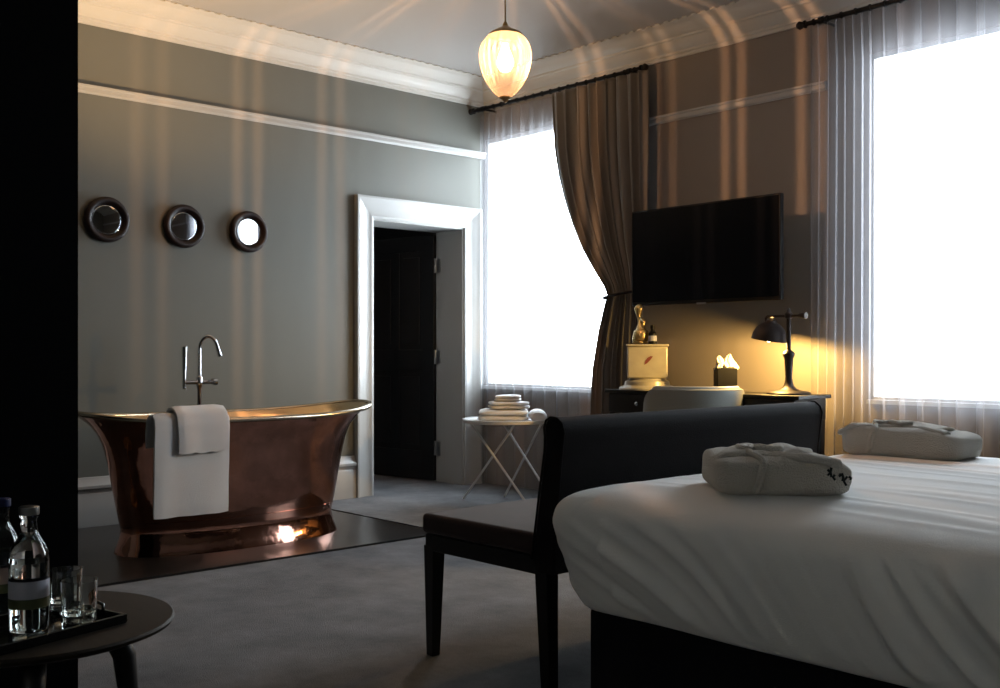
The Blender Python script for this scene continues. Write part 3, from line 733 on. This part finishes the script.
# ---------------------------------------------------------------- television
t = thing('television', 'large flat black television mounted on the wall above the desk', 'television', (-4.055, 5.50, 1.73), radians(-1.0))
hw, hh = 0.590, 0.322
MB().box(-hw, hw, -0.018, 0.018, -hh, hh).build('tv_casing', M_plastic, t, bevel=0.006)
MB().box(-hw + 0.012, hw - 0.012, -0.0205, -0.018, -hh + 0.024, hh - 0.012).build('screen', M_screen, t, smooth=False)
MB().box(-0.22, 0.22, 0.018, 0.05, -0.2, 0.2).box(-0.1, 0.1, 0.05, 0.295, -0.12, 0.12).build('wall_mount', M_plastic, t, smooth=False)
m = MB().box(-0.035, 0.035, -0.021, -0.010, -hh - 0.006, -hh + 0.004); m.build('logo_strip', M_steel, t, smooth=False)

# ---------------------------------------------------------------- desk
DZ = 0.845; dx0, dx1, dy0, dy1 = -4.65, -3.19, 5.22, 5.575
t = thing('desk', 'black writing desk under the television between the two windows', 'desk', ((dx0 + dx1) / 2, (dy0 + dy1) / 2, 0)); hx, hy = (dx1 - dx0) / 2, (dy1 - dy0) / 2
MB().box(-hx, hx, -hy, hy, DZ - 0.022, DZ).build('desktop', M_blackwood, t, bevel=0.004)
MB().box(-hx + 0.03, hx - 0.03, -hy + 0.015, hy - 0.01, DZ - 0.15, DZ - 0.0225).build('desk_frame', M_blackwood, t, bevel=0.003)
for k in range(3):
    xa = -hx + 0.035 + k * 0.47; d_ = MB().box(xa, xa + 0.455, -hy + 0.003, -hy + 0.0148, DZ - 0.145, DZ - 0.028).build('drawer', M_blackwood, t, bevel=0.003)
    xk = xa + (0.258 if k == 0 else 0.2275)
    MB().lathe([(0.006, 0), (0.006, 0.012), (0.013, 0.018), (0.013, 0.026), (0.004, 0.030)], (0, 0, 0), 16, M=Matrix.Translation((xk, -hy + 0.003, DZ - 0.085)) @ Matrix.Rotation(radians(90), 4, 'X')).build('knob', M_chrome, d_)
for sx in (-1, 1):
    for sy in (-1, 1):
        MB().taper((sx * (hx - 0.055), sy * (hy - 0.04)), (0.016, 0.016), (sx * (hx - 0.055), sy * (hy - 0.04)), (0.025, 0.025), 0, DZ - 0.15).build('leg', M_blackwood, t, bevel=0.003)

# curved desk chair
t = thing('desk_chair', 'grey curved-back tub chair with pale piped edge, pulled up to the desk', 'chair', (-3.83, 5.10, 0), radians(47))
def arc_shell(r0, r1, z0, z1fn, a0, a1, n, m, cy=0.0, sx=1.12):
    R = []
    for i in range(n + 1):
        a = a0 + (a1 - a0) * i / n; s = i / n; z1 = z1fn(s)
        c_, s_ = cos(a) * sx, sin(a)
        prof_ = [(r0, z0), (r1, z0), (r1 + 0.015, (z0 + z1) / 2), (r1 + 0.02, z1 - 0.012), ((r0 + r1) / 2 + 0.012, z1), (r0 + 0.006, z1 - 0.012), (r0, (z0 + z1) / 2)]
        R.append([(c_ * r, cy + s_ * r, z) for r, z in prof_])
    return m.rings(R)
zf = lambda s: 0.74 + 0.145 * min(1, 7 * min(s, 1 - s)) ** 0.5
arc_shell(0.21, 0.25, 0.42, zf, radians(178), radians(362), 40, MB()).build('backrest', M_grey_fab, t, angle=50)
pts = [(cos(radians(178 + 184 * i / 40)) * 1.12 * 0.24, sin(radians(178 + 184 * i / 40)) * 0.24, zf(i / 40)) for i in range(41)]
MB().tube(pts, 0.009, 8).build('piping', M_piping, t, angle=0)
superq(MB(), (0, 0.04, 0.44), (0.22, 0.20, 0.06), 0.4, 0.5, 40, 14).build('seat', M_grey_fab, t, angle=0)
for sx in (-1, 1):
    for sy in (-1, 1):
        MB().taper((sx * 0.17, 0.02 + sy * 0.16), (0.014, 0.014), (sx * 0.16, 0.02 + sy * 0.15), (0.02, 0.02), 0, 0.40).build('leg', M_blackwood, t)

# desk lamp
LX, LY = -3.375, 5.415
t = thing('desk_lamp', 'dark bronze desk lamp with domed metal shade, lit, on the desk', 'lamp', (LX, LY, DZ), 0)
MB().lathe([(0.125, 0), (0.128, 0.008), (0.118, 0.016), (0.07, 0.022), (0.045, 0.035), (0.03, 0.05), (0.024, 0.07), (0.020, 0.10), (0.026, 0.21), (0.034, 0.225), (0.036, 0.240), (0.028, 0.25), (0.014, 0.262)], (0, 0, 0), 32).build('base', M_lampmetal, t, angle=35)
MB().lathe([(0.013, 0.25), (0.013, 0.445), (0.022, 0.45), (0.024, 0.475), (0.014, 0.485), (0.010, 0.50), (0.003, 0.51)], (0, 0, 0), 20).build('pole', M_lampmetal, t, angle=35)
m = MB().tube([(-0.145, 0, 0.462), (0.10, 0, 0.462)], 0.009, 10)
m.tube([(0.07, 0, 0.462), (0.115, 0, 0.462)], [0.013, 0.020], 12)
m.tube([(-0.145, 0, 0.462), (-0.155, 0, 0.45), (-0.150, 0, 0.43)], 0.009, 10); m.build('arm', M_lampmetal, t)
SC = (-0.135, 0, 0.32)
dome = [(0.012, 0.125), (0.030, 0.120), (0.034, 0.108), (0.060, 0.095), (0.085, 0.070), (0.100, 0.036), (0.105, 0.0)]
inner = [(r - 0.003, z - 0.003) for r, z in dome[::-1]]; inner[0] = (0.102, 0.0)
TM = Matrix.Translation(SC) @ Matrix.Rotation(radians(10), 4, 'Y') 
MB().lathe(dome + inner, (0, 0, 0), 40, caps=False, M=TM).build('lamp_shade', M_lampmetal, t, angle=50)
MB().lathe([(0.002, -0.012), (0.022, -0.004), (0.030, 0.018), (0.024, 0.045), (0.014, 0.07), (0.012, 0.09)], (0, 0, 0), 24, M=TM).build('bulb', M_bulb2, t, angle=0)
add_light('desk_lamp_light', 'POINT', (LX + SC[0], LY + SC[1], DZ + SC[2] + 0.005), 70.0, (1.0, 0.60, 0.17), 0.02)

# tissue box
t = thing('tissue_box', 'black box holder with white tissues sticking out, on the desk', 'tissue box', (-3.84, 5.44, DZ), radians(47))
MB().box(-0.062, 0.062, -0.062, 0.062, 0, 0.15).build('holder', M_plastic, t, bevel=0.004)
m = MB()
for cx, hgt, ph in ((-0.03, 0.075, 0.3), (0.028, 0.085, 1.4), (0.0, 0.05, 2.2)):
    R = []
    for k in range(9):
        s = k / 8; R.append([(cx + (0.034 * (1 - s) ** 0.7 + 0.004) * cos(a) * (1 + 0.35 * sin(3 * a + ph + 2 * s) + 0.22 * sin(7 * a + 3 * ph + 5 * s)) + 0.010 * sin(5 * s + ph), (0.030 * (1 - s) ** 0.7 + 0.003) * sin(a) * (1 + 0.3 * cos(2 * a + ph) + 0.25 * sin(6 * a - 4 * s)), 0.146 + hgt * s + 0.012 * sin(4 * a + ph) * (1 - 0.4 * s)) for a in [2 * pi * j / 20 for j in range(20)]])
    m.rings(R)
m.build('tissue', M_paper, t, angle=0)

# cream caddy on its stepped stand, gilt figurine and dark jar on top
t = thing('cream_canister', 'square cream canister with a small dark red leaf print on stepped stand', 'canister', (-4.42, 5.385, DZ), radians(40))
MB().lathe([(0.185, 0), (0.185, 0.012), (0.17, 0.024), (0.150, 0.030), (0.145, 0.055), (0.12, 0.066), (0.12, 0.075)], (0, 0, 0), 40).build('stand', M_cream, t, angle=30)
MB().box(-0.132, 0.132, -0.10, 0.10, 0.0755, 0.285).build('canister_body', M_cream, t, bevel=0.012)
MB().box(-0.138, 0.138, -0.107, 0.107, 0.2855, 0.300).build('lid', M_cream, t, bevel=0.005)
m = MB(); leafp = [(-0.03, 0.155), (-0.012, 0.165), (0.008, 0.185), (0.026, 0.21), (0.012, 0.212), (-0.01, 0.20), (-0.024, 0.18)]
m.rings([[(x + 0.01, -0.1008, z + 0.01) for x, z in leafp], [(x + 0.01, -0.1022, z + 0.01) for x, z in leafp]]).build('leaf_print', M_red, t, smooth=False)
m = MB()
superq(m, (0, 0, 0.012), (0.05, 0.04, 0.012), 0.5, 0.8, 24, 8)
R = []
for k in range(26):
    s = k / 25; r = 0.030 + 0.014 * sin(s * 7 + 0.6) + (0.008 if s < 0.3 else 0) - 0.010 * s
    if s > 0.88: r *= max(0.1, (1 - s) / 0.12) ** 0.5
    R.append([(0.012 * sin(s * 6) + r * cos(a) * 1.15, r * sin(a), 0.02 + 0.245 * s) for a in [2 * pi * j / 20 for j in range(20)]])
m.rings(R); m.tube([(0.02, -0.01, 0.17), (0.055, -0.02, 0.15), (0.045, -0.03, 0.11)], [0.012, 0.010, 0.008], 10)
tag(m.build('figurine', M_gold, None, loc=(-4.475, 5.375, DZ + 0.3005), angle=0), 'slender gilt figurine standing on the cream canister beside the curtain', 'figurine')
t = thing('small_jar', 'small dark bottle with pale label standing beside the gilt figurine', 'jar', (-4.375, 5.385, DZ + 0.3005))
jb = MB().lathe([(0.026, 0), (0.028, 0.01), (0.028, 0.07), (0.014, 0.085), (0.012, 0.10)], (0, 0, 0), 24).build('jar_body', M_plastic, t, angle=35)
MB().lathe([(0.015, 0.1005), (0.015, 0.125)], (0, 0, 0), 20).build('lid', M_plastic, t)
MB().lathe([(0.0285, 0.02), (0.0285, 0.055)], (0, 0, 0), 24, caps=False).build('jar_label', M_label, t)

# ---------------------------------------------------------------- folding tray table with towels
FX, FY, FZ = -5.455, 5.075, 0.605
t = thing('folding_table', 'small round white metal folding table with crossed legs by the window', 'table', (FX, FY, 0), radians(47.42))
M_ftop = mat('pale_enamel', (0.62, 0.62, 0.62), 0.35)
MB().lathe([(0.300, FZ - 0.016), (0.312, FZ - 0.012), (0.315, FZ + 0.010), (0.309, FZ + 0.012), (0.306, FZ - 0.004), (0.001, FZ - 0.004), (0.001, FZ - 0.016)], (0, 0, 0), 56, caps=False).build('tabletop', M_ftop, t, angle=40)
def pol(r, d): return (r * cos(radians(d)), r * sin(radians(d)))
for (ta, fa, fr_) in ((182, -62, 0.36), (-78, 142, 0.40), (2, 92, 0.36), (98, -15, 0.36)):
    a, b = pol(0.255, ta), pol(fr_, fa)
    MB().tube([(a[0], a[1], FZ - 0.017), (b[0], b[1], 0.010)], 0.0085, 10).build('leg', M_ftop, t)
def folded_towel(name, label, loc, rot, L, W, H, seed):
    def d(q): return q + Vector((0.004 * noise.noise(q * 18 + Vector((seed, 0, 0))), 0, 0.007 * noise.noise(q * 12 + Vector((0, seed, 0)))))
    m = MB(); n = 2
    for k in range(n):
        superq(m, (0, 0, H * (k + 0.5) / n), (L / 2 - 0.004 * k, W / 2, H / n * 0.53), 0.55, 0.28, 64, 14, disp=d)
    o = m.build(name, M_towel, None, loc=loc, angle=0); o.rotation_euler = (0, 0, rot)
    return tag(o, label, 'towel', 'towels on the folding table')
za = radians(47.42); fz = FZ - 0.003
def fl(u, v): return FX + u * cos(za) - v * sin(za), FY + u * sin(za) + v * cos(za)
x_, y_ = fl(-0.02, 0.02); folded_towel('bath_towel', 'thick folded white towel at the bottom of the stack on the folding table', (x_, y_, fz + 0.004), za, 0.36, 0.34, 0.078, 1)
x_, y_ = fl(0.015, 0.02); folded_towel('hand_towel', 'middle folded white towel of the stack on the folding table', (x_, y_, fz + 0.086), za + 0.1, 0.29, 0.24, 0.052, 3)
x_, y_ = fl(0.01, 0.02); folded_towel('face_towel', 'smallest folded white towel on top of the stack on the folding table', (x_, y_, fz + 0.142), za - 0.05, 0.19, 0.17, 0.040, 5)
x_, y_ = fl(0.222, -0.02)
m = MB(); R = []
for i in range(25):
    s = i / 24; v = -0.16 + 0.32 * s; k = 1 if 0.06 < s < 0.94 else 0.72
    R.append([(cos(a) * 0.062 * k * (1 + 0.05 * noise.noise(Vector((s * 6, cos(a) * 2, sin(a) * 2)))), v, 0.040 + sin(a) * 0.038 * k) for a in [2 * pi * j / 28 for j in range(28)]])
m.rings(R); o = m.build('rolled_towel', M_towel, None, loc=(x_, y_, fz + 0.001), angle=60); o.rotation_euler = (0, 0, za)
tag(o, 'rolled white towel lying beside the stack on the folding table', 'towel', 'towels on the folding table')

# ---------------------------------------------------------------- round side table with tray, bottles, tumblers
TX, TY, TZ = -2.41, 0.80, 0.50
t = thing('side_table', 'round dark wood side table carrying the drinks tray', 'table', (TX, TY, 0), 0)
MB().lathe([(0.001, TZ - 0.024), (0.275, TZ - 0.024), (0.300, TZ - 0.014), (0.304, TZ - 0.006), (0.300, TZ - 0.001), (0.296, TZ), (0.001, TZ)], (0, 0, 0), 96, caps=False).build('tabletop', M_table, t, angle=30)
for k in range(4):
    a = radians(72 + 90 * k); c_, s_ = cos(a), sin(a)
    pts = [(0.165 * c_, 0.165 * s_, TZ - 0.025), (0.195 * c_, 0.195 * s_, 0.40), (0.205 * c_, 0.205 * s_, 0.30), (0.20 * c_, 0.20 * s_, 0.15), (0.215 * c_, 0.215 * s_, 0.0)]
    MB().tube(pts, [0.030, 0.026, 0.022, 0.019, 0.016], 14).build('leg', M_blackwood, t, angle=0)
MB().lathe([(0.17, 0.14), (0.18, 0.145), (0.18, 0.155), (0.17, 0.16), (0.001, 0.16), (0.001, 0.14)], (0, 0, 0), 40, caps=False).build('lower_shelf', M_blackwood, t)

def frame_at(px, py, z):
    f_ = 1042.0; l = (px - 500) / f_; dd = (CAM_H - z) * f_ / (py - 351); yw = radians(47.42)
    return (dd * (-sin(yw) + l * cos(yw)), dd * (cos(yw) + l * sin(yw)))
TRC = (-2.314, 0.746)
t = thing('serving_tray', 'black lacquer serving tray holding bottles and tumblers', 'tray', (*TRC, TZ + 0.0005), radians(105)); hx, hy = 0.18, 0.115
m = MB().box(-hx, hx, -hy, hy, 0, 0.006)
for x0, x1, yy0, yy1 in ((-hx, hx, -hy, -hy + 0.008), (-hx, hx, hy - 0.008, hy), (-hx, -hx + 0.008, -hy, hy), (hx - 0.008, hx, -hy, hy)): m.box(x0, x1, yy0, yy1, 0.006, 0.020)
m.build('tray_body', M_tray, t, bevel=0.002)
for sx in (-1, 1):
    MB().tube([(sx * (hx - 0.006), -0.04, 0.018), (sx * (hx - 0.002), -0.035, 0.030), (sx * (hx + 0.000), 0, 0.034), (sx * (hx - 0.002), 0.035, 0.030), (sx * (hx - 0.006), 0.04, 0.018)], 0.004, 8).build('handle', M_tray, t, angle=0)

TT = TZ + 0.0070
def bottle(label, px, py, lab, cap_mat, H=0.26, r=0.040):
    x, y = frame_at(px, py, TT)
    t = thing('water_bottle', label, 'bottle', (x, y, TT), 0, 'bottles on the drinks tray')
    MB().lathe([(0.001, 0), (r * 0.93, 0), (r, 0.008), (r, H * 0.56), (r * 0.97, H * 0.62), (r * 0.80, H * 0.69), (r * 0.52, H * 0.76), (r * 0.42, H * 0.80), (r * 0.40, H * 0.90), (r * 0.46, H * 0.91), (r * 0.46, H * 0.93)], (0, 0, 0), 48, caps=False).build('glass_body', M_solidglass, t, angle=60)
    MB().lathe([(0.001, 0.006), (r * 0.88, 0.006), (r * 0.92, 0.012), (r * 0.92, H * 0.55), (0.001, H * 0.55)], (0, 0, 0), 40, caps=False).build('water', M_water, t, angle=60)
    MB().lathe([(r + 0.0006, H * 0.27), (r + 0.0006, H * 0.41)], (0, 0, 0), 48, caps=False).build('bottle_label', lab, t)
    MB().lathe([(r + 0.0006, H * 0.19), (r + 0.0006, H * 0.265)], (0, 0, 0), 48, caps=False).build('lower_label', M_labelg, t)
    MB().lathe([(r * 0.50, H * 0.932), (r * 0.52, H * 0.94), (r * 0.52, H * 0.995), (r * 0.46, H), (0.001, H)], (0, 0, 0), 32, caps=False).build('cap', cap_mat, t, angle=40)
    return t
bottle('clear glass water bottle standing nearest the camera on the tray', 29, 629, M_label, M_steel, 0.262)
bottle('clear bottle with pinkish label and blue cap, behind the other bottle', 2, 612, M_pink, M_bluecap, 0.258, 0.036)
def tumbler(label, px, py):
    x, y = frame_at(px, py, TT)
    r, H = 0.038, 0.102
    m = MB().lathe([(0.001, 0), (r * 0.86, 0), (r * 0.90, 0.004), (r, H), (r - 0.0025, H), (r * 0.84, 0.014), (0.001, 0.013)], (0, 0, 0), 48, caps=False)
    m.lathe([(r * 0.92, H * 0.30), (r * 0.955, H * 0.33), (r * 0.96, H * 0.36)], (0, 0, 0), 48, caps=False)
    return tag(m.build('tumbler', M_solidglass, None, loc=(x, y, TT), angle=50), label, 'glass', 'tumblers on the drinks tray')
tumbler('clear glass tumbler at the back of the tray, beside the bottles', 65, 614)
tumbler('clear glass tumbler in front, nearest the tray corner', 79, 627)
